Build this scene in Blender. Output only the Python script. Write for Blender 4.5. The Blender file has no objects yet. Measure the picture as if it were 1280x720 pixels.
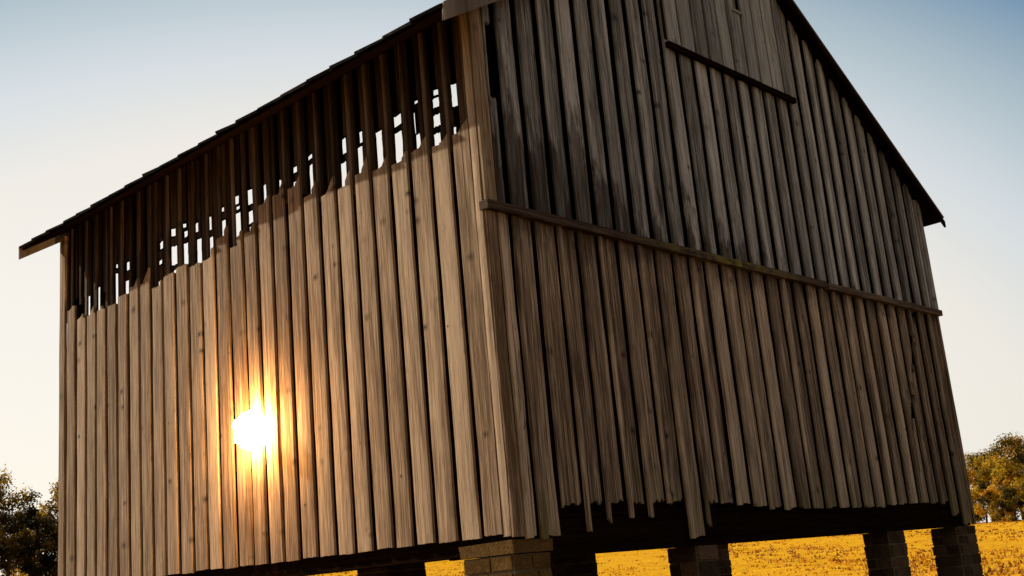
import bpy, math, random
from mathutils import Vector, Matrix, noise
random.seed(7)
R_ = random.Random(11)
scene = bpy.context.scene
COL = scene.collection
PI = math.pi

# ------------------------------------------------------------------ helpers
class MB:
    def __init__(s):
        s.v = []; s.f = []; s.uv = []; s.tone = []
    def face(s, idx, uvs=None, tone=0.5):
        s.f.append(tuple(idx)); s.uv.append(uvs or [(0, 0)] * len(idx)); s.tone.append(tone)
    def box(s, a, b, tone=0.5, jit=0.0, rnd=R_, taper=0.0):
        x0, y0, z0 = a; x1, y1, z1 = b
        base = len(s.v)
        for z in (z0, z1):
            for x, y in ((x0, y0), (x1, y0), (x1, y1), (x0, y1)):
                s.v.append((x + rnd.uniform(-jit, jit), y + rnd.uniform(-jit, jit), z + rnd.uniform(-jit, jit)))
        o = rnd.random() * 7
        for q in ((0, 3, 2, 1), (4, 5, 6, 7), (0, 1, 5, 4), (1, 2, 6, 5), (2, 3, 7, 6), (3, 0, 4, 7)):
            P = [Vector(s.v[base + i]) for i in q]
            l1 = (P[1] - P[0]).length; l2 = (P[3] - P[0]).length
            if l1 > l2: uvs = [(o, o), (o, o + l1), (o + l2, o + l1), (o + l2, o)]
            else: uvs = [(o, o), (o + l1, o), (o + l1, o + l2), (o, o + l2)]
            s.face([base + i for i in q], uvs, tone)
    def tube(s, p0, p1, r0, r1, n=8, tone=0.5):
        p0 = Vector(p0); p1 = Vector(p1); d = (p1 - p0).normalized()
        a = d.orthogonal().normalized(); b = d.cross(a)
        base = len(s.v); L = (p1 - p0).length
        for p, r in ((p0, r0), (p1, r1)):
            for i in range(n):
                t = 2 * PI * i / n
                s.v.append(tuple(p + (a * math.cos(t) + b * math.sin(t)) * r))
        for i in range(n):
            j = (i + 1) % n
            s.face((base + i, base + j, base + n + j, base + n + i),
                   [(i / n, 0), ((i + 1) / n, 0), ((i + 1) / n, L), (i / n, L)], tone)
        s.face(tuple(base + n + i for i in range(n)), None, tone)
    def build(s, name, mat, parent=None, smooth=False):
        me = bpy.data.meshes.new(name)
        me.from_pydata(s.v, [], s.f)
        uvl = me.uv_layers.new(name='UVMap')
        flat = []
        for u in s.uv:
            for c in u: flat.extend(c)
        uvl.data.foreach_set('uv', flat)
        at = me.attributes.new('tone', 'FLOAT', 'FACE')
        at.data.foreach_set('value', s.tone)
        me.materials.append(mat)
        if smooth:
            me.polygons.foreach_set('use_smooth', [True] * len(me.polygons))
        me.update()
        o = bpy.data.objects.new(name, me); COL.objects.link(o)
        if parent: o.parent = parent
        return o

def tag(o, label=None, cat=None, group=None, kind=None):
    if label: o['label'] = label
    if cat: o['category'] = cat
    if group: o['group'] = group
    if kind: o['kind'] = kind
    return o

def empty(name, loc=(0, 0, 0)):
    o = bpy.data.objects.new(name, None); o.location = loc; COL.objects.link(o); return o

# ------------------------------------------------------------------ node helpers
def newmat(name):
    m = bpy.data.materials.new(name); m.use_nodes = True
    nt = m.node_tree; nt.nodes.clear()
    out = nt.nodes.new('ShaderNodeOutputMaterial'); b = nt.nodes.new('ShaderNodeBsdfPrincipled')
    nt.links.new(b.outputs[0], out.inputs[0])
    return m, nt, b
def N(nt, t, **k):
    n = nt.nodes.new(t)
    for a, b in k.items(): setattr(n, a, b)
    return n
def math_(nt, op, a, b=None, clamp=False):
    n = N(nt, 'ShaderNodeMath', operation=op); n.use_clamp = clamp
    for i, x in enumerate((a, b)):
        if x is None: continue
        if isinstance(x, (int, float)): n.inputs[i].default_value = x
        else: nt.links.new(x, n.inputs[i])
    return n.outputs[0]
def ramp(nt, fac, stops, interp='LINEAR'):
    n = N(nt, 'ShaderNodeValToRGB'); n.color_ramp.interpolation = interp
    el = n.color_ramp.elements
    while len(el) < len(stops): el.new(0.5)
    for e, (p, c) in zip(el, stops):
        e.position = p; e.color = (c[0], c[1], c[2], 1) if not isinstance(c, (int, float)) else (c, c, c, 1)
    nt.links.new(fac, n.inputs[0]); return n.outputs[0]
def noise_(nt, vec, scale, detail=4, rough=0.6, dist=0.0):
    n = N(nt, 'ShaderNodeTexNoise'); n.inputs['Scale'].default_value = scale
    n.inputs['Detail'].default_value = detail; n.inputs['Roughness'].default_value = rough
    n.inputs['Distortion'].default_value = dist
    nt.links.new(vec, n.inputs['Vector']); return n.outputs['Fac']
def mapping(nt, vec, sc, loc=(0, 0, 0)):
    n = N(nt, 'ShaderNodeMapping'); n.inputs['Scale'].default_value = sc; n.inputs['Location'].default_value = loc
    nt.links.new(vec, n.inputs['Vector']); return n.outputs[0]
def mix(nt, fac, a, b, bt='MIX'):
    n = N(nt, 'ShaderNodeMix', data_type='RGBA', blend_type=bt)
    for i, x in ((0, fac), (6, a), (7, b)):
        if isinstance(x, (int, float)): n.inputs[i].default_value = x
        elif isinstance(x, tuple): n.inputs[i].default_value = (*x[:3], 1)
        else: nt.links.new(x, n.inputs[i])
    return n.outputs[2]

def wood(name, dark, mid, light, knot=0.6, stain=None, moss=None, rough=0.85, bump=0.5, weather=None, spec=0.2):
    """weathered boards: UV.x runs across a board, UV.y along the grain (metres)"""
    m, nt, b = newmat(name)
    uv = N(nt, 'ShaderNodeUVMap').outputs[0]
    oc = N(nt, 'ShaderNodeTexCoord').outputs['Object']
    tone = N(nt, 'ShaderNodeAttribute', attribute_name='tone').outputs['Fac']
    fine = noise_(nt, mapping(nt, uv, (95, 2.2, 1)), 1.0, 5, 0.65, 0.3)
    streak = noise_(nt, mapping(nt, uv, (22, 0.55, 1)), 1.0, 4, 0.6, 0.8)
    broad = noise_(nt, mapping(nt, uv, (5, 0.5, 1)), 1.0, 3, 0.55)
    g = math_(nt, 'ADD', math_(nt, 'MULTIPLY', fine, 0.52), math_(nt, 'MULTIPLY', streak, 0.36))
    g = math_(nt, 'ADD', g, math_(nt, 'MULTIPLY', broad, 0.19))
    g = math_(nt, 'ADD', g, math_(nt, 'MULTIPLY', math_(nt, 'SUBTRACT', tone, 0.5), 0.13))
    col = ramp(nt, g, [(0.43, dark), (0.535, mid), (0.635, light)])
    # knots
    vo = N(nt, 'ShaderNodeTexVoronoi'); vo.inputs['Scale'].default_value = 1.0
    warp = mapping(nt, uv, (4.4, 5.2, 1)); nt.links.new(warp, vo.inputs['Vector'])
    vc = N(nt, 'ShaderNodeSeparateColor'); nt.links.new(vo.outputs['Color'], vc.inputs[0])
    gate = math_(nt, 'GREATER_THAN', vc.outputs[0], 0.66)
    vd = math_(nt, 'DIVIDE', vo.outputs['Distance'], math_(nt, 'ADD', math_(nt, 'MULTIPLY', vc.outputs[1], 1.1), .35))
    kn = ramp(nt, math_(nt, 'ADD', vd, math_(nt, 'MULTIPLY', math_(nt, 'SUBTRACT', streak, 0.5), 0.30)), [(0.05, 1.0), (0.11, 0.55), (0.24, 0.0)])
    kn = math_(nt, 'MULTIPLY', math_(nt, 'MULTIPLY', kn, gate), knot)
    col = mix(nt, kn, col, tuple(c * 0.35 for c in dark))
    # long narrow cracks
    cr = ramp(nt, noise_(nt, mapping(nt, uv, (46, 0.35, 1), (3, 5, 0)), 1.0, 3, 0.5, 0.2), [(0.30, 1.0), (0.36, 0.0)])
    col = mix(nt, math_(nt, 'MULTIPLY', cr, 0.7), col, tuple(c * 0.4 for c in dark))
    # blotchy weathering
    bl = ramp(nt, noise_(nt, mapping(nt, uv, (7, 1.6, 1), (1, 9, 0)), 1.0, 5, 0.7, 0.5), [(0.50, 0.0), (0.70, 1.0)])
    col = mix(nt, math_(nt, 'MULTIPLY', bl, 0.38), col, tuple(c * 0.9 for c in dark))
    if weather:   # another tone of silvering on part of the wall
        fac = weather(nt, oc, uv, tone); col = mix(nt, fac[0], col, fac[1])
    if stain:
        fac = stain(nt, oc, uv, tone); col = mix(nt, fac, col, (0.035, 0.02, 0.011))
    if moss:
        fac = moss(nt, oc, uv, tone); col = mix(nt, fac, col, (0.22, 0.20, 0.03))
    nt.links.new(col, b.inputs['Base Color'])
    b.inputs['Roughness'].default_value = rough
    b.inputs['Specular IOR Level'].default_value = spec
    h = math_(nt, 'SUBTRACT', g, math_(nt, 'MULTIPLY', math_(nt, 'ADD', cr, kn), 0.5))
    bp = N(nt, 'ShaderNodeBump'); bp.inputs['Strength'].default_value = bump; bp.inputs['Distance'].default_value = 0.012
    nt.links.new(h, bp.inputs['Height']); nt.links.new(bp.outputs[0], b.inputs['Normal'])
    return m
def N_sep(nt, c):
    n = N(nt, 'ShaderNodeSeparateColor'); nt.links.new(c, n.inputs[0]); return n.outputs[0]
def sepxyz(nt, v):
    n = N(nt, 'ShaderNodeSeparateXYZ'); nt.links.new(v, n.inputs[0]); return n.outputs

def stain_upper(nt, oc, uv, tone):
    """water stains creeping up from the belt on the near half of the upper gable"""
    X, Y, Z = sepxyz(nt, oc)
    n = noise_(nt, mapping(nt, oc, (3.2, 1, 0.9)), 1.0, 4, 0.7)
    top = math_(nt, 'ADD', math_(nt, 'MULTIPLY', n, 4.6), 3.0)
    top = math_(nt, 'SUBTRACT', top, math_(nt, 'MULTIPLY', X, .34))
    top = math_(nt, 'ADD', top, math_(nt, 'MULTIPLY', tone, 0.7))
    f = math_(nt, 'MULTIPLY', math_(nt, 'SUBTRACT', top, Z), 2.2, True)
    g = noise_(nt, mapping(nt, uv, (30, 1.2, 1)), 1.0, 3, 0.6)
    return math_(nt, 'MULTIPLY', f, ramp(nt, g, [(0.3, 0.45), (0.62, 0.95)]))
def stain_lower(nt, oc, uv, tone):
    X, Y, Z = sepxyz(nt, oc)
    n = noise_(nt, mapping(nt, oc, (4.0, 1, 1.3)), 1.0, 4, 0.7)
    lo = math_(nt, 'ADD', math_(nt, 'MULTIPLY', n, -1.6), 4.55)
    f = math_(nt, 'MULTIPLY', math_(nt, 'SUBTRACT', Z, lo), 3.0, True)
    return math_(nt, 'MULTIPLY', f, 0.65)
def moss_low(nt, oc, uv, tone):
    X, Y, Z = sepxyz(nt, oc)
    n = noise_(nt, mapping(nt, oc, (1.6, 1, 1.1)), 1.0, 4, 0.7)
    f = math_(nt, 'MULTIPLY', math_(nt, 'SUBTRACT', math_(nt, 'ADD', math_(nt, 'MULTIPLY', n, 2.6), 0.45), Z), 1.4, True)
    return math_(nt, 'MULTIPLY', f, 0.28)
def moss_belt(nt, oc, uv, tone):
    X, Y, Z = sepxyz(nt, oc)
    c = math_(nt, 'SUBTRACT', 1.0, math_(nt, 'MULTIPLY', math_(nt, 'ABSOLUTE', math_(nt, 'SUBTRACT', X, 3.9)), 0.55), True)
    n = ramp(nt, noise_(nt, oc, 7.0, 4, 0.7), [(0.42, 0.0), (0.6, 1.0)])
    return math_(nt, 'MULTIPLY', c, n)

M = {}
M['side'] = wood('side_boards_wood', (0.13, 0.080, 0.043), (0.33, 0.235, 0.150), (0.55, 0.425, 0.30), knot=0.95)
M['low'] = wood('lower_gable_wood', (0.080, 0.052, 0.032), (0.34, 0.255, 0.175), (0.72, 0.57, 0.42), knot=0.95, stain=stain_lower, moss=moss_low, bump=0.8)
M['up'] = wood('upper_gable_wood', (0.080, 0.078, 0.072), (0.33, 0.328, 0.318), (0.62, 0.615, 0.60), knot=0.9, stain=stain_upper, bump=0.8)
M['door'] = wood('loft_door_wood', (0.12, 0.122, 0.12), (0.30, 0.312, 0.314), (0.52, 0.535, 0.54), knot=0.5)
M['belt'] = wood('belt_wood', (0.035, 0.019, 0.012), (0.10, 0.066, 0.044), (0.19, 0.14, 0.095), moss=moss_belt)
M['dark'] = wood('dark_wood_with_shade', (0.006, 0.003, 0.002), (0.011, 0.006, 0.0035), (0.02, 0.011, 0.006), spec=0.0, rough=1)  # near-black: shade of beams, soffit and gaps is put into this tone
M['umber'] = wood('eave_shade_wood', (0.026, 0.015, 0.008), (0.062, 0.038, 0.021), (0.12, 0.078, 0.045), spec=0.05)  # umber tone has the shade under the eave put into it
M['strip'] = wood('eave_shade_strip_wood', (0.05, 0.032, 0.020), (0.12, 0.085, 0.058), (0.20, 0.15, 0.11), spec=0.05)  # darkened so the colour carries the eave shade
M['fascia'] = wood('fascia_wood', (0.09, 0.07, 0.06), (0.22, 0.18, 0.155), (0.32, 0.28, 0.25))
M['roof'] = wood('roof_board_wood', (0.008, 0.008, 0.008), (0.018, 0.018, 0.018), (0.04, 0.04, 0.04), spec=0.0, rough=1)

def stone_mat(name, c0, c1):
    m, nt, b = newmat(name)
    oc = N(nt, 'ShaderNodeTexCoord').outputs['Object']
    tone = N(nt, 'ShaderNodeAttribute', attribute_name='tone').outputs['Fac']
    n1 = noise_(nt, oc, 6, 6, 0.7); n2 = noise_(nt, oc, 45, 4, 0.7)
    f = math_(nt, 'ADD', math_(nt, 'MULTIPLY', n1, 0.6), math_(nt, 'MULTIPLY', tone, 0.4))
    col = ramp(nt, f, [(0.25, c0), (0.75, c1)])
    sp = ramp(nt, n2, [(0.35, 0.55), (0.6, 1.0)])
    col = mix(nt, 1.0, col, sp, 'MULTIPLY')
    nt.links.new(col, b.inputs['Base Color']); b.inputs['Roughness'].default_value = 0.95; b.inputs['Specular IOR Level'].default_value = 0.05
    bp = N(nt, 'ShaderNodeBump'); bp.inputs['Strength'].default_value = 0.7; bp.inputs['Distance'].default_value = 0.02
    nt.links.new(math_(nt, 'ADD', n1, math_(nt, 'MULTIPLY', n2, 0.5)), bp.inputs['Height']); nt.links.new(bp.outputs[0], b.inputs['Normal'])
    return m
M['stone'] = stone_mat('pier_stone', (0.085, 0.050, 0.015), (0.22, 0.135, 0.045))
M['stonedark'] = stone_mat('pier_dark_stone', (0.045, 0.028, 0.016), (0.19, 0.12, 0.07))
M['mortar'] = stone_mat('pier_mortar', (0.12, 0.095, 0.06), (0.34, 0.28, 0.19))

# ------------------------------------------------------------------ planks
def gableP(u, z, d): return (u, -d, z)
def sideP(u, z, d): return (-d, u, z)

def plank(mb, P, u0, u1, z0, z1, d0, d1, cuts=(), rnd=R_, ragged_lo=0.0, ragged_hi=0.0, bow=0.006, edge=0.004,
          top=None, nz=0.28, ncol=3, lean=0.0, flip=False):
    """a board with thickness: wandering edges, slight bow, holes where cuts say, torn ends"""
    us = {u0, u1}; zs = {z0, z1}
    for i in range(1, ncol): us.add(u0 + (u1 - u0) * i / ncol)
    n = max(2, int((z1 - z0) / nz))
    for i in range(1, n): zs.add(z0 + (z1 - z0) * i / n)
    cc = []
    for (a, b, c, d) in cuts:
        if b <= u0 + 0.004 or a >= u1 - 0.004 or d <= z0 or c >= z1: continue
        a = max(a, u0); b = min(b, u1); c = max(c, z0); d = min(d, z1)
        if a - u0 < 0.012: a = u0
        if u1 - b < 0.012: b = u1
        cc.append((a, b, c, d)); us |= {a, b}; zs |= {c, d, (c + d) / 2}
    def uniq(S):
        L = sorted(S); o = [L[0]]
        for x in L[1:]:
            if x - o[-1] > 1e-4: o.append(x)
        return o
    us = uniq(us); zs = uniq(zs)
    if len(us) < 2: return
    off = (rnd.random() * 20, rnd.random() * 20); tone = rnd.random()
    s1, s2 = rnd.random() * 100, rnd.random() * 100
    db = rnd.uniform(-0.004, 0.004)
    cut_u = {round(x, 5) for c in cc for x in c[:2]} ; cut_z = {round(x, 5) for c in cc for x in c[2:]}
    lo = [rnd.uniform(-1, 1) * ragged_lo for _ in us]; hi = [rnd.uniform(-1, 1) * ragged_hi for _ in us]
    V = {}; base = len(mb.v)
    for side in (0, 1):
        for i, u in enumerate(us):
            for j, z in enumerate(zs):
                uu = u; zz = z
                if i == 0: uu += edge * (noise.noise((s1, z * 1.3, 0)) * 1.6 + noise.noise((s1, z * 7, 3)) * .6)
                elif i == len(us) - 1: uu += edge * (noise.noise((s2, z * 1.3, 5)) * 1.6 + noise.noise((s2, z * 7, 9)) * .6)
                elif round(u, 5) in cut_u: uu += 0.008 * noise.noise((s1 + i, z * 19, 2))
                if round(z, 5) in cut_z and 0 < j < len(zs) - 1: zz += 0.02 * noise.noise((s2, u * 37, z))
                uu += lean * (z - (z0 + z1) / 2)
                if j == 0: zz += lo[i]
                if j == len(zs) - 1: zz += hi[i]
                if top is not None: zz = min(zz, top(uu))
                d = (d1 if side == 0 else d0) + db + bow * noise.noise((s1, s2, z * 0.6)) * 1.5
                t = (u - u0) / (u1 - u0) * 2 - 1
                d += 0.003 * (1 - t * t)
                V[(side, i, j)] = len(mb.v)
                mb.v.append(P(uu, zz, d))
    cells = set()
    for i in range(len(us) - 1):
        for j in range(len(zs) - 1):
            mu = (us[i] + us[i + 1]) / 2; mz = (zs[j] + zs[j + 1]) / 2
            if any(a < mu < b and c < mz < d for a, b, c, d in cc): continue
            if top is not None and zs[j] >= top(mu) - 0.002: continue
            cells.add((i, j))
    def UV(i, j, e=0): return (us[i] - u0 + off[0] + e, zs[j] + off[1])
    for (i, j) in cells:
        q = [(i, j), (i + 1, j), (i + 1, j + 1), (i, j + 1)]
        uvs = [UV(*c) for c in q]
        f = [V[(0, *c)] for c in q]; bk = [V[(1, *c)] for c in q]
        mb.face(f, uvs, tone); mb.face(bk[::-1], uvs[::-1], tone)
        for k, (di, dj) in enumerate(((0, -1), (1, 0), (0, 1), (-1, 0))):
            if (i + di, j + dj) in cells: continue
            a, b = q[k], q[(k + 1) % 4]
            mb.face((V[(0, *b)], V[(0, *a)], V[(1, *a)], V[(1, *b)]), [UV(*b), UV(*a), UV(*a, .03), UV(*b, .03)], tone)

# ------------------------------------------------------------------ the barn
W, L = 9.40, 8.10
def zl(X): return 5.76 + 0.583 * (X + 0.53)          # underside of left slope
def zr(X): return 5.50 + 0.646 * (9.84 - X)
def zroof(X): return min(zl(X), zr(X))
barn = empty('barn', (0, 0, 0))
tag(barn, 'tall weathered board barn standing on stone piers in the field', 'barn')

SLOTS = [(7.627, 7.688, 4.937, 5.015), (7.529, 7.624, 4.731, 4.908), (7.315, 7.406, 4.716, 4.979), (7.044, 7.116, 4.719, 5.044), (6.831, 6.884, 4.712, 4.915), (6.567, 6.629, 4.706, 5.109), (6.569, 6.623, 5.19, 5.232), (6.289, 6.374, 4.78, 4.953), (6.269, 6.339, 5.092, 5.195), (5.448, 5.523, 5.149, 5.24), (5.473, 5.548, 4.961, 5.012), (5.505, 5.565, 4.693, 4.743), (5.161, 5.249, 5.244, 5.334), (5.133, 5.255, 4.871, 5.105), (5.14, 5.201, 4.764, 4.807), (4.921, 4.996, 5.289, 5.329), (4.898, 4.969, 5.162, 5.232), (4.89, 4.984, 4.806, 5.078), (4.659, 4.715, 5.157, 5.266), (4.591, 4.691, 4.743, 5.052), (4.37, 4.439, 5.099, 5.261), (4.349, 4.459, 4.743, 5.002), (4.104, 4.163, 5.243, 5.288), (4.08, 4.17, 4.933, 5.129), (3.8, 3.889, 5.245, 5.336), (3.789, 3.846, 5.176, 5.208), (3.778, 3.873, 4.852, 5.129), (3.821, 3.868, 4.752, 4.826), (3.537, 3.624, 5.168, 5.341), (3.538, 3.622, 4.938, 5.081), (3.552, 3.61, 4.839, 4.898), (3.264, 3.313, 5.089, 5.317), (2.987, 3.022, 5.118, 5.275), (2.692, 2.759, 5.278, 5.34), (2.711, 2.767, 5.118, 5.171), (2.421, 2.494, 5.346, 5.39), (2.423, 2.479, 4.936, 5.276), (1.854, 1.916, 5.224, 5.39), (1.869, 1.957, 4.851, 5.129), (1.591, 1.638, 5.242, 5.359), (1.602, 1.665, 4.919, 5.202), (1.295, 1.388, 4.871, 5.274), (0.997, 1.107, 5.24, 5.345), (1.001, 1.112, 4.845, 5.169), (0.742, 0.789, 5.368, 5.394), (0.796, 0.819, 5.066, 5.281), (0.746, 0.807, 4.888, 5.049), (0.457, 0.519, 5.36, 5.411), (0.456, 0.54, 5.235, 5.328), (0.457, 0.546, 5.04, 5.156), (0.47, 0.556, 4.843, 4.967), (0.212, 0.283, 5.158, 5.378), (0.258, 0.291, 4.866, 4.942)]
BY, BZ = 3.70, 2.62                                   # burst gap in the side wall
BURST = [(BY - .10, BY + .08, BZ - .12, BZ + .12)]

# --- side wall (faces the sun): proud boards with deep narrow gaps
mb = MB(); y = 0.075; k = 0
edges = []
while y < L - 0.05:
    p = 0.283 * R_.uniform(0.96, 1.04)
    edges.append((y, min(L, y + p - 0.074))); y += p
def through(Y, deep):      # how far an opening must run back for a slanting view
    return deep * (Y + 6.77) / 7.1
SL = [(a - .004, b + through(b, .028), c - .004, d + .016) for a, b, c, d in SLOTS]
st_mb, um_mb = MB(), MB()
for (a, b) in edges:
    zb = 1.215 + 0.006 * a + R_.uniform(-0.012, 0.012)
    lows = [c for (p, q, c, d) in SLOTS if a - .02 < (p + q) / 2 < b + .03]
    zt = (min(lows) - .005) if lows else R_.uniform(4.74, 4.90)
    sw = R_.uniform(.045, .06)
    def over(p, q): return sum((min(q, f) - max(p, e)) * (h - g) for e, f, g, h in SLOTS if min(q, f) > max(p, e))
    hs = over(b - sw, b) < over(a, a + sw) - 1e-5      # strip on whichever side leaves the openings clear
    s0, s1 = (b - sw, b) if hs else (a, a + sw)
    ln = R_.uniform(-.0015, .0015)
    # added dark strip to the eave; broad board ends slanting where eave shade starts
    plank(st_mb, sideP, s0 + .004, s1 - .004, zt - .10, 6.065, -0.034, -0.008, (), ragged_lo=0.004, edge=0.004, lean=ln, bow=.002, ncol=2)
    for q in range(2):   # added recessed boards, their dark colour stands in for eave shade
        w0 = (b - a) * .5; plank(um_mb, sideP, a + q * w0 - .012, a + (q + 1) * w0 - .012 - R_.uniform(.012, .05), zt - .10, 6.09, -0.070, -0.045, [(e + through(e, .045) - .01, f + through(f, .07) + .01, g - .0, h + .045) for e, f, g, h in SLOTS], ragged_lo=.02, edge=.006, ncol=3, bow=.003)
    sl = R_.uniform(.7, 1.5); wd = R_.uniform(.08, .15)
    tp = (lambda u, st=a, zt=zt, sl=sl, wd=wd: zt + .02 * noise.noise((u * 30, zt, 0)) + sl * max(0.0, wd - (u - st)))
    plank(mb, sideP, a, b, zb, 5.4, 0.0, 0.031, SL + BURST, ragged_lo=0.004, edge=0.006, lean=ln, bow=.004, top=tp, ncol=5)
side = mb.build('side_wall', M['side'], barn)
st_mb.build('eave_shade_strips', M['strip'], side)
um_mb.build('eave_shade_boards', M['umber'], side)
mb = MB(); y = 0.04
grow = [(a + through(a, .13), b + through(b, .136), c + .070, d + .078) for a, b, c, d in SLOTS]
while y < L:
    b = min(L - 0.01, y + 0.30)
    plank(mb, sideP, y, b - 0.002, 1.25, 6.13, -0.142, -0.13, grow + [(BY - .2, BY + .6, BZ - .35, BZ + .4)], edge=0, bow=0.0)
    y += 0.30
mb.build('dark_gap_backing', M['dark'], side)  # added near-black backing, stands in for the dark interior behind the gaps
# --- gable wall, lower storey
MISSING = [(0.150, 0.300, 5.16, 5.93)]
CRACK = [(8.30 + (z - 3.2) * .42 - .035, 8.30 + (z - 3.2) * .42 + .035, z, z + .06) for z in [2.3 + i * .055 for i in range(31)]] + [(7.89, 7.94, 1.75, 2.30)]
def bottom(X):
    pts = [(0, 1.19), (.66, 1.19), (.70, 1.46), (2.0, 1.46), (2.9, 1.45), (3.3, 1.42), (4.4, 1.345), (6.7, 1.315), (7.1, 1.345), (8.86, 1.35), (8.9, 1.06), (9.6, 1.02)]
    for (a, c), (b, d) in zip(pts, pts[1:]):
        if a <= X <= b: return c + (d - c) * (X - a) / (b - a)
    return 1.02
mb = MB(); bt = MB(); x = 0.13
LOW = []
while x < W - 0.02:
    p = (0.188 if x < .14 else 0.311) * R_.uniform(0.988, 1.012); LOW.append((x, min(W, x + p))); x += p
for n, (a, b) in enumerate(LOW):
    w = b - a; zb = bottom((a + b) / 2)
    torn = 0.6 < a < 2.9
    if 2.50 < (a + b) / 2 < 2.80: zb = 1.10; torn = False
    ln = R_.uniform(-.0014, .0014) + (a / W) * .001
    pk = R_.random()
    plank(mb, gableP, a + 0.035, a + w - (0.042 + .0035 * a) + R_.uniform(-.012, .012), zb, 4.045, 0.0, 0.024, CRACK, ragged_lo=0.035 if torn else 0.012, ncol=6 if torn else 3, edge=0.007, lean=ln, bow=.007)
    zs = zb - (R_.choice((.02, .05, .17, .24)) if torn else R_.uniform(-.02, .03))
    plank(bt, gableP, a, a + (0.055 if torn else 0.085) + R_.uniform(-.012, .01), zs, 4.045, 0.026, 0.052, [c for c in CRACK if R_.random() < .8], ragged_lo=0.03 if torn else 0.006, edge=0.007, lean=ln, bow=.008, ncol=2)
glow = mb.build('lower_gable_wall', M['low'], barn)
bt.build('battens', M['low'], glow)
# --- upper storey, set a little proud
mb = MB(); bt = MB(); x = 0.13
DOOR = (3.18, 5.91, 6.60)
UP = []
while x < W - 0.02:
    p = (0.188 if x < .14 else 0.311) * R_.uniform(0.988, 1.012); UP.append((x, min(W, x + p))); x += p
for n, (a, b) in enumerate(UP):
    w = b - a; ln = R_.uniform(-.0014, .0014)
    tp = lambda u: zroof(u) - 0.015
    h = max(tp(a), tp(b))
    plank(mb, gableP, a + 0.03, a + w - (0.072 + .003 * a) + R_.uniform(-.01, .01), 4.13, h + .01, 0.018, 0.044, MISSING, edge=0.007, lean=ln, bow=.007, top=tp)
    plank(bt, gableP, a, a + 0.10 + R_.uniform(-.015, .01), 4.13, h + .01, 0.046, 0.070, MISSING, edge=0.006, lean=ln, bow=.007, ncol=2, top=tp)
gup = mb.build('upper_gable_wall', M['up'], barn)
bt.build('battens', M['up'], gup)
# dark backing added behind both storeys to keep the gaps black
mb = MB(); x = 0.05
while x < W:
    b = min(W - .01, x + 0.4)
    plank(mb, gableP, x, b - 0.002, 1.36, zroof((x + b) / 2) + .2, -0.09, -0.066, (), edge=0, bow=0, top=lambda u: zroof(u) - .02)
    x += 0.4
mb.build('dark_gap_backing', M['dark'], glow)

# --- corner boards
mb = MB()
plank(mb, gableP, -0.028, 0.10, 1.19, 4.04, 0.026, 0.052, (), edge=.006, ncol=2)
plank(mb, gableP, -0.028, 0.115, 4.13, zroof(0) - .02, 0.040, 0.066, (), edge=.006, ncol=2)
plank(mb, sideP, -0.022, 0.062, 1.2, 6.0, 0.0, 0.030, (), edge=.006, ncol=2)
mb.build('corner_board', M['side'], barn)
mb = MB(); plank(mb, sideP, L - .13, L + .01, 1.25, 5.99, 0.002, 0.040, (), edge=.004, ncol=2, bow=.004); mb.build('corner_board', M['side'], barn)
mb = MB()
plank(mb, gableP, W - .02, W + 0.07, 1.02, 4.04, -0.02, 0.02, (), edge=.006, ncol=2, lean=-.012)
plank(mb, gableP, W - .02, W + 0.05, 4.13, zroof(W) - .05, -0.02, 0.04, (), edge=.006, ncol=2)
mb.build('corner_board', M['low'], barn)
mb = MB(); mb.box((W + .02, -.01, 4.94), (W + .115, .03, 4.985), jit=.006); mb.build('stub', M['dark'], barn)

# --- belt between storeys (two lengths)
mb = MB()
plank(mb, lambda u, z, d: (u, -d, z), -0.05, 6.02, 4.045, 4.125, 0.0, 0.105, (), edge=.0, bow=.004, nz=.04, ncol=18)
plank(mb, lambda u, z, d: (u, -d, z), 6.07, W + .06, 4.035, 4.115, 0.0, 0.10, (), edge=.004, bow=.004, nz=.04, ncol=12)
belt = mb.build('belt_board', M['belt'], barn)
me = belt.data     # grain along the belt
uvd = me.uv_layers[0].data
for i in range(len(uvd)):
    u = uvd[i].uv; uvd[i].uv = (u[1], u[0])
# --- loft door: flat close boards with a vent opening and a dark ledge below
door = MB(); x = DOOR[0]; VENT = [(4.62, 4.87, 7.50, 7.95)]
while x < DOOR[1] - .02:
    b = min(DOOR[1], x + 0.285 * R_.uniform(.93, 1.07))
    plank(door, gableP, x, b - 0.040, DOOR[2] + R_.uniform(0, .012), zroof((x + b) / 2) + .1, 0.082, 0.104, VENT, edge=.004, top=lambda u: zroof(u) - .03, bow=.005)
    x = b
plank(bk := MB(), gableP, DOOR[0] - .045, DOOR[1] + .02, DOOR[2] + .03, 9.0, 0.073, 0.078, VENT, edge=0, bow=0, top=lambda u: zroof(u) - .05)
dr = door.build('loft_door', M['door'], barn)
mb = MB()
mb.box((DOOR[0] - .04, -.125, DOOR[2] - .075), (DOOR[1] + .04, -.071, DOOR[2] - .008), jit=.004)
mb.build('ledge', M['dark'], dr); bk.build('door_backing', M['dark'], dr)
mb = MB()
mb.box((4.585, -.134, 6.75), (4.618, -.106, 7.99), jit=.003); mb.box((4.872, -.124, 7.46), (4.90, -.106, 7.99), jit=.003)
mb.box((4.619, -.124, 7.455), (4.871, -.106, 7.492), jit=.003)
mb.build('vent_frame', M['door'], dr)
mb = MB()   # broken lip under the missing board
mb.box((0.155, -.04, 5.12), (0.30, .03, 5.155), jit=.006)
mb.build('broken_lip', M['dark'], gup)

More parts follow.
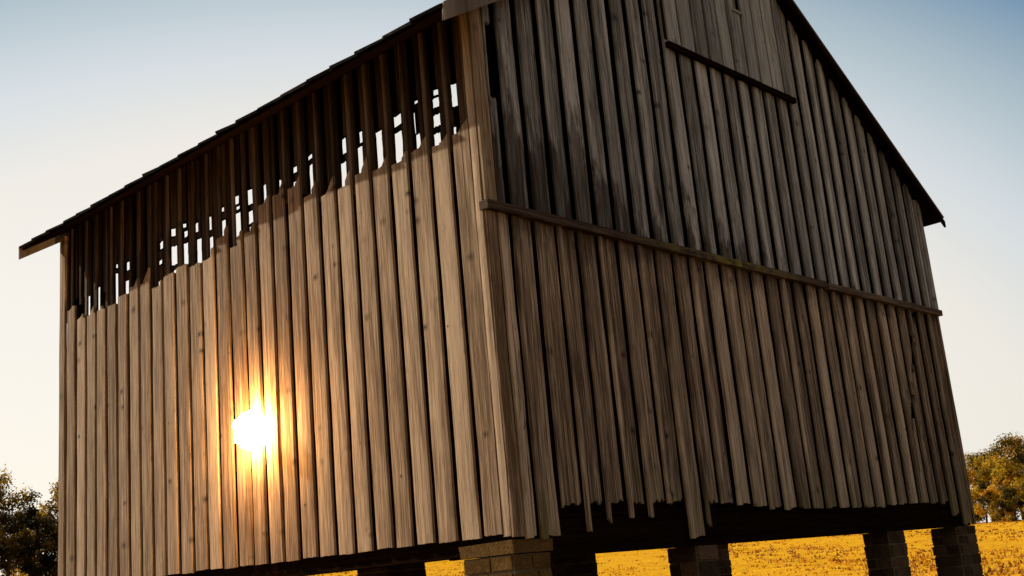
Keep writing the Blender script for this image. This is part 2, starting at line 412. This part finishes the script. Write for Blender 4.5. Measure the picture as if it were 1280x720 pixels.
# --- far side and far gable
def rightP(u, z, d): return (W + d, u, z)
def backP(u, z, d): return (u, L + d, z)
mb = MB(); y = 0.0
while y < L:
    b = min(L, y + .28); plank(mb, rightP, y, b - .008, 1.3, zroof(W) - .03, 0.0, 0.03, (), edge=.004); y += .28
mb.build('side_wall', M['low'], barn)
mb = MB(); x = 0.0
while x < W:
    b = min(W, x + .29); plank(mb, backP, x, b - .008, 1.3, 4.45, 0.0, 0.03, (), edge=.004); x += .29
mb.build('rear_gable_wall', M['low'], barn)

# --- sill beams, floor, joists, frame
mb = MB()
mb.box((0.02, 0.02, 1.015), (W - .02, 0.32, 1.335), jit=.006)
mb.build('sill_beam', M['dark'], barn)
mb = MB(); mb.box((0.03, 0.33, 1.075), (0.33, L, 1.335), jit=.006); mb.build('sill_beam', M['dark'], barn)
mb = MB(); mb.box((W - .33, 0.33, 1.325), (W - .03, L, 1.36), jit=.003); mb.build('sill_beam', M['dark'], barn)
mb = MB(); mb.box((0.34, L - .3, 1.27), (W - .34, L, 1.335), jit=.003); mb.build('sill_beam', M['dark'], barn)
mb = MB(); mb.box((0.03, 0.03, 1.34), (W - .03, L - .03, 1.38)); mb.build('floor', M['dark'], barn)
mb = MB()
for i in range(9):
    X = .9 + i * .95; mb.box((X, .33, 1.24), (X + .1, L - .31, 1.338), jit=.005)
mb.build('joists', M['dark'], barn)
for (X, Y) in ((.12, L - .2), (W - .2, L - .2), (W - .2, .2), (4.7, L - .2)):
    mb = MB(); mb.box((X - .09, Y - .09, 1.38), (X + .09, Y + .09, zroof(X) - .05 if X != 4.7 else 4.34)); mb.build('frame_post', M['dark'], barn)
mb = MB(); mb.box((.1, L - .12, 4.35), (W - .1, L - .02, 4.5)); mb.build('tie_beam', M['dark'], barn)

# --- roof
roof_parent = empty('roof'); roof_parent.parent = barn
Y0, Y1 = -0.21, 8.27
def slope_box(mb, Xa, Xb, f, ya, yb, da, db, tone=.5, tilt=0.0):
    base = len(mb.v)
    for dz in (da, db):
        for X, Y in ((Xa, ya), (Xb, ya), (Xb, yb), (Xa, yb)):
            t = tilt if Y == yb else 0
            mb.v.append((X + R_.uniform(-.01, .01), Y, f(X) + dz + t))
    o = R_.random() * 9; Ls = abs(Xb - Xa) * 1.17; wd = yb - ya
    for q in ((0, 3, 2, 1), (4, 5, 6, 7), (0, 1, 5, 4), (1, 2, 6, 5), (2, 3, 7, 6), (3, 0, 4, 7)):
        uvs = [(o + (wd if i in (2, 3, 6, 7) else 0), o + (Ls if i in (1, 2, 5, 6) else 0)) for i in q]
        mb.face([base + i for i in q], uvs, tone)
mb = MB()
slope_box(mb, -0.50, 4.70, zl, Y0 + .02, Y1 - .02, 0.0, 0.03)
slope_box(mb, 4.705, 9.82, zr, Y0 + .02, 1.9, 0.0, 0.03)
slope_box(mb, 9.30, 9.82, zr, 1.92, Y1 - .02, 0.0, 0.03)
mb.build('sheathing', M['dark'], roof_parent)
mb = MB(); y = Y0
while y < Y1 - .05:
    p = .405 * R_.uniform(.93, 1.07); b = min(Y1, y + p)
    slope_box(mb, -0.54 + R_.uniform(-.025, .02), 4.73, zl, y, b + .02, 0.036, 0.066, R_.random(), tilt=.022 * R_.uniform(.5, 1.4))
    y = b
y = Y0
while y < Y1 - .05:
    b = min(Y1, y + .405)
    if y < 1.8: slope_box(mb, 9.86, 4.73, zr, y, b + .01, 0.036, 0.062, R_.random(), tilt=.02)
    else: slope_box(mb, 9.86, 9.3 + R_.uniform(-.2, .2), zr, y, b + .01, 0.036, 0.062, R_.random(), tilt=.02)
    y = b
mb.build('roof_boards', M['roof'], roof_parent)
mb = MB()
for Y in (0.9, 1.85, 3.3, 4.5):
    slope_box(mb, 4.73, 9.38, zr, Y, Y + .07, -.14, -.004)
slope_box(mb, 9.42, 9.78, zr, .10, .16, -.12, -.004); slope_box(mb, 9.44, 9.78, zr, .8, .86, -.12, -.004)
mb.build('rafters', M['dark'], roof_parent)
mb = MB()
slope_box(mb, -0.53, 4.72, zl, Y0 - .035, Y0 - .002, -0.105, 0.075)
mb.build('rake_board', M['fascia'], roof_parent)
mb = MB(); slope_box(mb, 9.86, 4.73, zr, Y0 - .03, Y0 - .002, -0.06, 0.035); mb.build('rake_board', M['dark'], roof_parent)
mb = MB(); slope_box(mb, 9.83, 4.73, zr, Y0 - .034, Y0 + .04, 0.066, 0.085); mb.build('rake_trim', M['fascia'], roof_parent)
mb = MB(); slope_box(mb, -0.53, 4.72, zl, Y1 + .002, Y1 + .035, -0.10, 0.075); mb.build('rake_board', M['fascia'], roof_parent)

# --- stone piers
def pier(xa, xb, ya, yb, ztop, zbot=-0.1, courses=None, cap=True, mat='stone'):
    mb = MB(); mm = MB(); z = ztop
    if cap: z -= 0.115
    mm.box((xa + .004, ya + .004, zbot), (xb - .004, yb - .004, z))
    while z > zbot:
        h = R_.uniform(.11, .17); zb = max(z - h, zbot)
        for (lo, hi, axis) in ((xa, xb, 0), (ya, yb, 1)):
            u = lo
            while u < hi - .02:
                w = R_.uniform(.2, .36); v = min(hi, u + w)
                if hi - v < .1: v = hi
                tone = R_.random()
                e = R_.uniform(.006, .018)
                if axis == 0:
                    for (s0, s1) in ((ya - e, ya + .1), (yb - .1, yb + e)):
                        mb.box((u + .010, s0, zb + .012), (v - .010, s1, z - .008), tone, jit=.007)
                else:
                    for (s0, s1) in ((xa - e - .003, xa + .1), (xb - .1, xb + e + .003)):
                        mb.box((s0, max(u, ya + .012) + .010, zb + .012), (s1, min(v, yb - .012) - .010, z - .008), tone, jit=.007)
                u = v
        z = zb
    o = mb.build('pier', M[mat], barn)
    mm.build('mortar', M['mortar'], o)
    if cap:
        c = MB(); c.box((xa - .02, ya - .02, ztop - .11), (xb + .03, yb + .02, ztop), .6, jit=.008); c.build('cap_stone', M[mat], o)
    return o
pier(0.0, 0.445, 0.0, 0.60, 1.165)
pier(2.66, 3.02, 0.03, 0.38, 1.012, cap=False, mat='stonedark')
pier(6.85, 7.28, 0.03, 0.38, 1.012, cap=False, mat='stonedark')
pier(8.90, 9.50, 0.02, 0.40, 1.010, cap=False, mat='stonedark')
pier(0.05, 0.54, 4.12, 4.60, 1.07, cap=False)
pier(0.05, 0.55, 7.5, 8.0, 1.07, cap=False)
pier(2.25, 2.90, 4.3, 4.85, 1.235, cap=False, mat='stonedark')
pier(5.30, 6.25, 4.3, 4.9, 1.235, cap=False, mat='stonedark')
pier(9.0, 9.42, 4.1, 4.5, 1.32, cap=False, mat='stonedark')
for X in (3.0, 8.8): pier(X, X + .45, 7.6, 8.05, 1.265, cap=False, mat='stonedark')

# ------------------------------------------------------------------ terrain
CAM = Vector((-7.10648847, -6.76685412, 0.85232596))
def hill(x, y):
    dx, dy = x - CAM.x, y - CAM.y
    r = math.hypot(dx, dy); az = math.degrees(math.atan2(dy, dx))
    a = max(10, min(80, az)); el = 0.50 + 0.035 * (a - 19.5)
    k = 1.0
    if az < 10: k = max(0, 1 - (10 - az) / 50)
    if az > 80: k = max(0, 1 - (az - 80) / 50)
    H = (0.85 + 112 * math.tan(math.radians(el))) * k
    t = max(0, min(1, (r - 16) / 98)); s = t * t * (3 - 2 * t)
    s = 0.5 * s + 0.5 * t
    z = H * s
    if r > 114: z -= min(3.0, (r - 114) * .02)
    b = noise.noise((x * .12, y * .12, 0)) * .10 + noise.noise((x * .7, y * .7, 4)) * .05
    return z + b * min(1, max(0, (r - 12) / 20))
def ground_mat():
    m, nt, b = newmat('golden_stubble_ground')
    oc = N(nt, 'ShaderNodeTexCoord').outputs['Object']
    rot = N(nt, 'ShaderNodeMapping'); rot.inputs['Rotation'].default_value = (0, 0, math.radians(50)); nt.links.new(oc, rot.inputs['Vector'])
    n1 = noise_(nt, mapping(nt, rot.outputs[0], (.12, .9, 1)), 1.0, 6, 0.7, .6)
    n2 = noise_(nt, oc, 3.0, 6, 0.75)
    n3 = noise_(nt, oc, .06, 3, 0.5)
    f = math_(nt, 'ADD', math_(nt, 'MULTIPLY', n1, .5), math_(nt, 'MULTIPLY', n2, .5))
    col = ramp(nt, f, [(0.33, (0.26, 0.10, 0.010)), (0.42, (0.70, 0.33, 0.016)), (0.52, (0.94, 0.50, 0.026))])
    col = mix(nt, ramp(nt, n3, [(.4, 0.0), (.65, .3)]), col, (0.90, 0.52, 0.04))
    # unseen ground round the barn, dulled to temper its bounce light, golden crop from the far side on
    X, Y, Z = sepxyz(nt, oc)
    far = math_(nt, 'ADD', X, Y); wob = math_(nt, 'MULTIPLY', math_(nt, 'SUBTRACT', noise_(nt, oc, .35, 4, .7), .5), 9)
    gz = math_(nt, 'MULTIPLY', math_(nt, 'SUBTRACT', math_(nt, 'ADD', far, wob), 13.0), .5, True)
    dull = ramp(nt, n2, [(.4, (0.16, 0.095, 0.032)), (.6, (0.34, 0.21, 0.075))])
    col = mix(nt, gz, dull, col)
    nt.links.new(col, b.inputs['Base Color']); b.inputs['Roughness'].default_value = 1.0
    b.inputs['Specular IOR Level'].default_value = 0.0
    bp = N(nt, 'ShaderNodeBump'); bp.inputs['Strength'].default_value = 1.0; bp.inputs['Distance'].default_value = 0.10
    nt.links.new(n2, bp.inputs['Height']); nt.links.new(bp.outputs[0], b.inputs['Normal'])
    return m
M['ground'] = ground_mat()
mb = MB()
na = 220; radii = [0, 3, 6, 9, 12, 15]
r = 15
while r < 130: r *= 1.022; radii.append(r)
while r < 4000: r *= 1.3; radii.append(r)
idx = {}
for i, r in enumerate(radii):
    for j in range(na):
        a = 2 * PI * j / na
        # denser angular spacing where the camera looks
        a = a - 0.45 * math.sin(a) + math.radians(43)
        x, y = CAM.x + r * math.cos(a), CAM.y + r * math.sin(a)
        idx[(i, j)] = len(mb.v); mb.v.append((x, y, hill(x, y)))
for i in range(len(radii) - 1):
    for j in range(na):
        k = (j + 1) % na
        if i == 0: mb.face((idx[(0, j)], idx[(1, j)], idx[(1, k)]))
        else: mb.face((idx[(i, j)], idx[(i + 1, j)], idx[(i + 1, k)], idx[(i, k)]))
g = mb.build('field', M['ground'], smooth=True); tag(g, kind='structure')

def leafmat(name, c0, c1, c2, trans=0.35):
    m, nt, b = newmat(name)
    tone = N(nt, 'ShaderNodeAttribute', attribute_name='tone').outputs['Fac']
    col = ramp(nt, tone, [(0.0, c0), (0.5, c1), (1.0, c2)])
    nt.links.new(col, b.inputs['Base Color']); b.inputs['Roughness'].default_value = .6
    b.inputs['Specular IOR Level'].default_value = 0.2
    tr = N(nt, 'ShaderNodeBsdfTranslucent'); nt.links.new(mix(nt, 1.0, col, (1.5, 1.2, .5), 'MULTIPLY'), tr.inputs[0])
    ms = N(nt, 'ShaderNodeMixShader'); ms.inputs[0].default_value = trans
    nt.links.new(b.outputs[0], ms.inputs[1]); nt.links.new(tr.outputs[0], ms.inputs[2])
    out = [n for n in nt.nodes if n.type == 'OUTPUT_MATERIAL'][0]
    nt.links.new(ms.outputs[0], out.inputs[0])
    return m
M['stubble'] = leafmat('stubble_straw', (0.12, 0.045, 0.008), (0.52, 0.25, 0.025), (0.80, 0.45, 0.06), .3)
M['leaf'] = leafmat('autumn_green_leaf', (0.045, 0.042, 0.007), (0.30, 0.225, 0.022), (0.75, 0.52, 0.05), .4)
M['leafdark'] = leafmat('dark_green_leaf', (0.010, 0.010, 0.002), (0.065, 0.055, 0.008), (0.50, 0.40, 0.04), .5)
m, nt, b = newmat('bark'); b.inputs['Base Color'].default_value = (0.05, 0.032, 0.018, 1); b.inputs['Roughness'].default_value = .95
oc = N(nt, 'ShaderNodeTexCoord').outputs['Object']; bp = N(nt, 'ShaderNodeBump'); bp.inputs['Distance'].default_value = .05
nt.links.new(noise_(nt, mapping(nt, oc, (8, 8, 1.5)), 1.0), bp.inputs['Height']); nt.links.new(bp.outputs[0], b.inputs['Normal'])
M['bark'] = m
M['thicket'] = leafmat('shaded_thicket_leaf', (0.008, 0.007, 0.002), (0.026, 0.020, 0.004), (0.12, 0.085, 0.012), .3)  # backlit darkness of the undergrowth put into lower leaf tones

mb = MB(); rr = random.Random(5)
for n in range(15000):
    az = math.radians(rr.uniform(12, 72)); r = 15 * (115 / 15) ** rr.random()
    x = CAM.x + r * math.cos(az); y = CAM.y + r * math.sin(az)
    # rows of uncut growth
    v = x * math.cos(math.radians(130)) + y * math.sin(math.radians(130))
    row = noise.noise((x * .05, y * .05, 2)) * 3
    dense = 0.5 + .5 * math.sin((v + row) * .55)
    if rr.random() > .25 + dense: continue
    if -1 < x < 10.3 and -1 < y < 9: continue
    z = hill(x, y)
    tn = rr.random()
    hgt = rr.uniform(.02, .07) * (1 + dense * .8) * min(1, .4 + r / 70)
    for q in range(3):
        a = rr.random() * PI; w = .03 + r * .0007; lx, ly = math.cos(a) * w, math.sin(a) * w
        bx, by = x + rr.uniform(-.15, .15), y + rr.uniform(-.15, .15); tx, ty = rr.uniform(-.08, .08), rr.uniform(-.08, .08)
        i0 = len(mb.v)
        mb.v += [(bx - lx, by - ly, z - .04), (bx + lx, by + ly, z - .04), (bx + tx, by + ty, z + hgt)]
        mb.face((i0, i0 + 1, i0 + 2), None, max(0, min(1, tn * .7 + rr.random() * .3 - dense * .2)))
s = mb.build('stubble', M['stubble']); tag(s, 'golden stubble and dry weeds covering the field', 'stubble', kind='stuff')

# ------------------------------------------------------------------ trees
def tree(name, az, dist, ztop, rad, label, cat='tree', mat='leaf', seed=1, nclump=46, leaves=230, leafs=.26, low=.18, group=None):
    rg = random.Random(seed)
    a = math.radians(az); x = CAM.x + dist * math.cos(a); y = CAM.y + dist * math.sin(a); z0 = hill(x, y) - .1
    H = ztop - z0
    root = empty(name, (x, y, z0)); tag(root, label, cat, group)
    tk = MB(); cr = MB()
    pts = [Vector((0, 0, 0)), Vector((rg.uniform(-.2, .2), rg.uniform(-.2, .2), H * .25)), Vector((rg.uniform(-.4, .4), rg.uniform(-.4, .4), H * .55)), Vector((rg.uniform(-.5, .5), rg.uniform(-.5, .5), H * .85))]
    rads = [.028 * H, .022 * H, .014 * H, .004 * H]
    for i in range(3): tk.tube(pts[i], pts[i + 1], rads[i], rads[i + 1], 9)
    clumps = []
    for i in range(nclump):
        t = low + (1 - low) * rg.random() ** .85
        prof = math.sin(PI * min(1, max(.0, (t - low + .12) / (1.14 - low)))) ** .6
        an = rg.random() * 2 * PI; rr_ = rad * prof * (rg.random() ** .45) * rg.uniform(.75, 1.15)
        c = Vector((math.cos(an) * rr_, math.sin(an) * rr_, H * t * .93))
        clumps.append((c, rad * rg.uniform(.16, .34)))
        if i % 3 == 0:
            st = pts[1].lerp(pts[2], rg.random()) if c.z < H * .6 else pts[2].lerp(pts[3], rg.random())
            mid = st.lerp(c, .55) + Vector((0, 0, -.1 * H * rg.random()))
            tk.tube(st, mid, .008 * H, .005 * H, 5); tk.tube(mid, c, .005 * H, .0015 * H, 5)
    for c, cr_ in clumps:
        base = rg.choice((.06, .35, .7, .95))
        for k in range(leaves):
            d = Vector((rg.gauss(0, 1), rg.gauss(0, 1), rg.gauss(0, .8)))
            d = d.normalized() * (rg.random() ** .4) * cr_ * rg.uniform(.8, 1.25)
            p = c + d
            n = (d.normalized() + Vector((rg.uniform(-1, 1), rg.uniform(-1, 1), rg.uniform(-.6, 1)))).normalized()
            u = n.orthogonal().normalized(); u.rotate(Matrix.Rotation(rg.random() * 6.28, 3, n)); v = n.cross(u)
            s_ = leafs * rg.uniform(.5, 1.1)
            i0 = len(cr.v)
            cr.v += [tuple(p - u * s_ * .5), tuple(p + v * s_ * .28), tuple(p + u * s_ * .5), tuple(p - v * s_ * .28)]
            cr.face((i0, i0 + 1, i0 + 2, i0 + 3), None, max(0, min(1, base + rg.uniform(-.22, .25))))
    tk.build('trunk', M['bark'], root, True)
    cr.build('crown', M[mat], root)
    return root
def shrub(az, dist, h, rad, label, mat, seed, group):
    return tree('shrub', az, dist, hill_at(az, dist) + h, rad, label, 'shrub', mat, seed, 16, 150, .22, .05, group)
def hill_at(az, dist):
    a = math.radians(az); return hill(CAM.x + dist * math.cos(a), CAM.y + dist * math.sin(a))
GR = 'trees along the right edge of the field'
tree('broadleaf_tree', 20.1, 119, 9.9, 3.6, 'tallest olive and gold tree at the far right edge of the photo', mat='leaf', seed=3, group=GR)
tree('broadleaf_tree', 21.4, 121, 9.1, 2.6, 'dark topped tree just right of the barn corner', mat='leafdark', seed=4, group=GR)
tree('broadleaf_tree', 20.75, 110, 7.2, 2.3, 'sunlit golden round tree in front of the taller trees on the right', mat='leaf', seed=5, low=.08, group=GR)
tree('broadleaf_tree', 19.4, 108, 8.0, 2.9, 'broad dark tree cut by the right edge of the photo', mat='leafdark', seed=6, low=.1, group=GR)
tree('broadleaf_tree', 17.3, 118, 10.5, 3.6, 'tall tree beyond the right edge behind the field', mat='leaf', seed=7, group=GR)
tree('broadleaf_tree', 22.6, 116, 7.6, 3.0, 'golden tree half hidden behind the right corner of the barn', mat='leaf', seed=8, low=.1, group=GR)
tree('broadleaf_tree', 25.2, 120, 9.5, 3.4, 'tree hidden behind the barn beside the right hand grove', mat='leaf', seed=9, group=GR)
for i in range(9):
    az = 22.3 - i * .62
    shrub(az, 103 + (i % 3) * 1.4, 2.9 + .5 * ((i * 7) % 3) / 2, 1.3, 'low leafy shrub in the hedge at the foot of the right hand trees', 'leafdark' if i % 2 else 'leaf', 30 + i, 'shrubs at the foot of the right hand trees')
GL = 'trees on the left behind the barn'
tree('broadleaf_tree', 67.2, 74, 9.6, 2.5, 'tall backlit tree at the left edge of the photo', mat='leafdark', seed=13, group=GL, leafs=.2, leaves=200)
tree('broadleaf_tree', 64.1, 76, 9.2, 2.1, 'backlit tree touching the left wall of the barn', mat='leafdark', seed=14, group=GL, leafs=.2, leaves=200)
tree('broadleaf_tree', 65.6, 84, 8.3, 2.2, 'lower dark tree between the two taller trees on the left', mat='leafdark', seed=15, group=GL, leafs=.2, low=.1)
tree('broadleaf_tree', 69.8, 76, 11.2, 3.0, 'tree beyond the left edge of the photo', mat='leafdark', seed=16, group=GL, leafs=.2)
tree('broadleaf_tree', 61.5, 80, 10.0, 2.8, 'tree hidden behind the left wall of the barn', mat='leafdark', seed=17, group=GL, leafs=.2)
for i in range(8):
    az = 69.5 - i * .95
    tree('shrub', az, 66 + (i % 3) * 1.5, 6.6 + .5 * math.sin(i * 2.1), 1.6, 'dense dark thicket shrub under the left hand trees', 'shrub', 'thicket', 60 + i, 26, 190, .22, .03, 'thicket under the left hand trees')

# ------------------------------------------------------------------ glowing ball added at the gap, standing in for sun glare
m = bpy.data.materials.new('glare_ball_emission'); m.use_nodes = True; nt = m.node_tree; nt.nodes.clear()
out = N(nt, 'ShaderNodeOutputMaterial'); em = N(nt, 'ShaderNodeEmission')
em.inputs[0].default_value = (1, .50, .17, 1); em.inputs[1].default_value = 260  # emission of the added ball, casts a warm glow on the boards
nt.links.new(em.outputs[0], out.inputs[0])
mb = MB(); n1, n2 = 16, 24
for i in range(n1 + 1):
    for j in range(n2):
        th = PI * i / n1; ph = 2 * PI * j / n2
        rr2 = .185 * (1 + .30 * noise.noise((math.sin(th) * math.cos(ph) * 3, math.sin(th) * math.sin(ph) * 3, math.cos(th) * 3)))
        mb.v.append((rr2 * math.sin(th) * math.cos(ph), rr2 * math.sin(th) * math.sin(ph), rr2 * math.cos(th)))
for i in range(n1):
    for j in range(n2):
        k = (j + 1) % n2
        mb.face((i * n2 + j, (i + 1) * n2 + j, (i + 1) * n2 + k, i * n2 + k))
glare = mb.build('glare_standin_ball', m, smooth=True); glare.location = (-.135, BY - .20, BZ - .01)
tag(glare, 'glowing ball set at a gap in the left wall to stand in for the sun', 'sun')

# ------------------------------------------------------------------ light, sky, camera
delta, elev = math.radians(72), math.radians(31)
sv = Vector((-math.cos(delta) * math.cos(elev), math.sin(delta) * math.cos(elev), math.sin(elev)))
sun = bpy.data.lights.new('sun', 'SUN'); sun.energy = 5.0; sun.angle = math.radians(.55); sun.color = (1.0, .84, .64)
so = bpy.data.objects.new('sun', sun); COL.objects.link(so)
so.rotation_euler = sv.to_track_quat('Z', 'Y').to_euler()
w = bpy.data.worlds.new('World'); scene.world = w; w.use_nodes = True; nt = w.node_tree; nt.nodes.clear()
out = N(nt, 'ShaderNodeOutputWorld'); bg = N(nt, 'ShaderNodeBackground')
sky = N(nt, 'ShaderNodeTexSky', sky_type='NISHITA'); sky.sun_disc = False
sky.sun_elevation = elev; sky.sun_rotation = math.atan2(sv.x, sv.y)
sky.altitude = 50; sky.air_density = 1.0; sky.dust_density = 3.0; sky.ozone_density = 1.0
tc = N(nt, 'ShaderNodeTexCoord').outputs['Generated']
X, Y, Z = sepxyz(nt, tc)
A0 = math.radians(50)
fw = math_(nt, 'ADD', math_(nt, 'MULTIPLY', X, math.cos(A0)), math_(nt, 'MULTIPLY', Y, math.sin(A0)))
sd = math_(nt, 'SUBTRACT', math_(nt, 'MULTIPLY', Y, math.cos(A0)), math_(nt, 'MULTIPLY', X, math.sin(A0)))
da = math_(nt, 'MULTIPLY', math_(nt, 'ARCTAN2', sd, fw), .8)
de = math_(nt, 'MULTIPLY', math_(nt, 'ARCSINE', Z), 1.15)
dd = math_(nt, 'SQRT', math_(nt, 'ADD', math_(nt, 'MULTIPLY', da, da), math_(nt, 'MULTIPLY', de, de)))
dd = math_(nt, 'DIVIDE', dd, PI)       # degrees / 180
def lin(r, g, b): return tuple(((v / 255 + .055) / 1.055) ** 2.4 if v > 10 else v / 3295 for v in (r, g, b))
glowc = ramp(nt, dd, [(0.0, tuple(1.15 * v for v in lin(255, 246, 226))), (21 / 180, lin(255, 249, 238)), (26 / 180, lin(250, 244, 233)), (30.5 / 180, lin(222, 229, 232)),
                      (35 / 180, lin(176, 195, 204)), (39.5 / 180, lin(100, 140, 176)), (52 / 180, lin(72, 110, 155)), (85 / 180, lin(128, 130, 134)), (120 / 180, lin(150, 140, 126))])
gs = N(nt, 'ShaderNodeVectorMath', operation='SCALE'); gs.inputs['Scale'].default_value = 10.0; nt.links.new(glowc, gs.inputs[0])
skc = mix(nt, .85, sky.outputs[0], gs.outputs[0])
nt.links.new(skc, bg.inputs[0]); bg.inputs[1].default_value = .10
nt.links.new(bg.outputs[0], out.inputs[0])
cam = bpy.data.cameras.new('camera'); co = bpy.data.objects.new('camera', cam); COL.objects.link(co)
Rm = Matrix(((0.68913495, -0.11697855, -0.71512869), (-0.71915319, -0.23154553, -0.65513766), (-0.08894780, 0.96576534, -0.24369162)))
co.matrix_world = Matrix.Translation(CAM) @ Rm.to_4x4()
cam.sensor_width = 36; cam.lens = 1443 / 1280 * 36; cam.clip_end = 9000; cam.clip_start = .05
scene.camera = co
scene.view_settings.view_transform = 'Standard'; scene.view_settings.look = 'None'
scene.view_settings.exposure = 0.0; scene.view_settings.gamma = 1
scene.cycles.max_bounces = 6; scene.cycles.use_denoising = True
scene.cycles.sample_clamp_indirect = 6
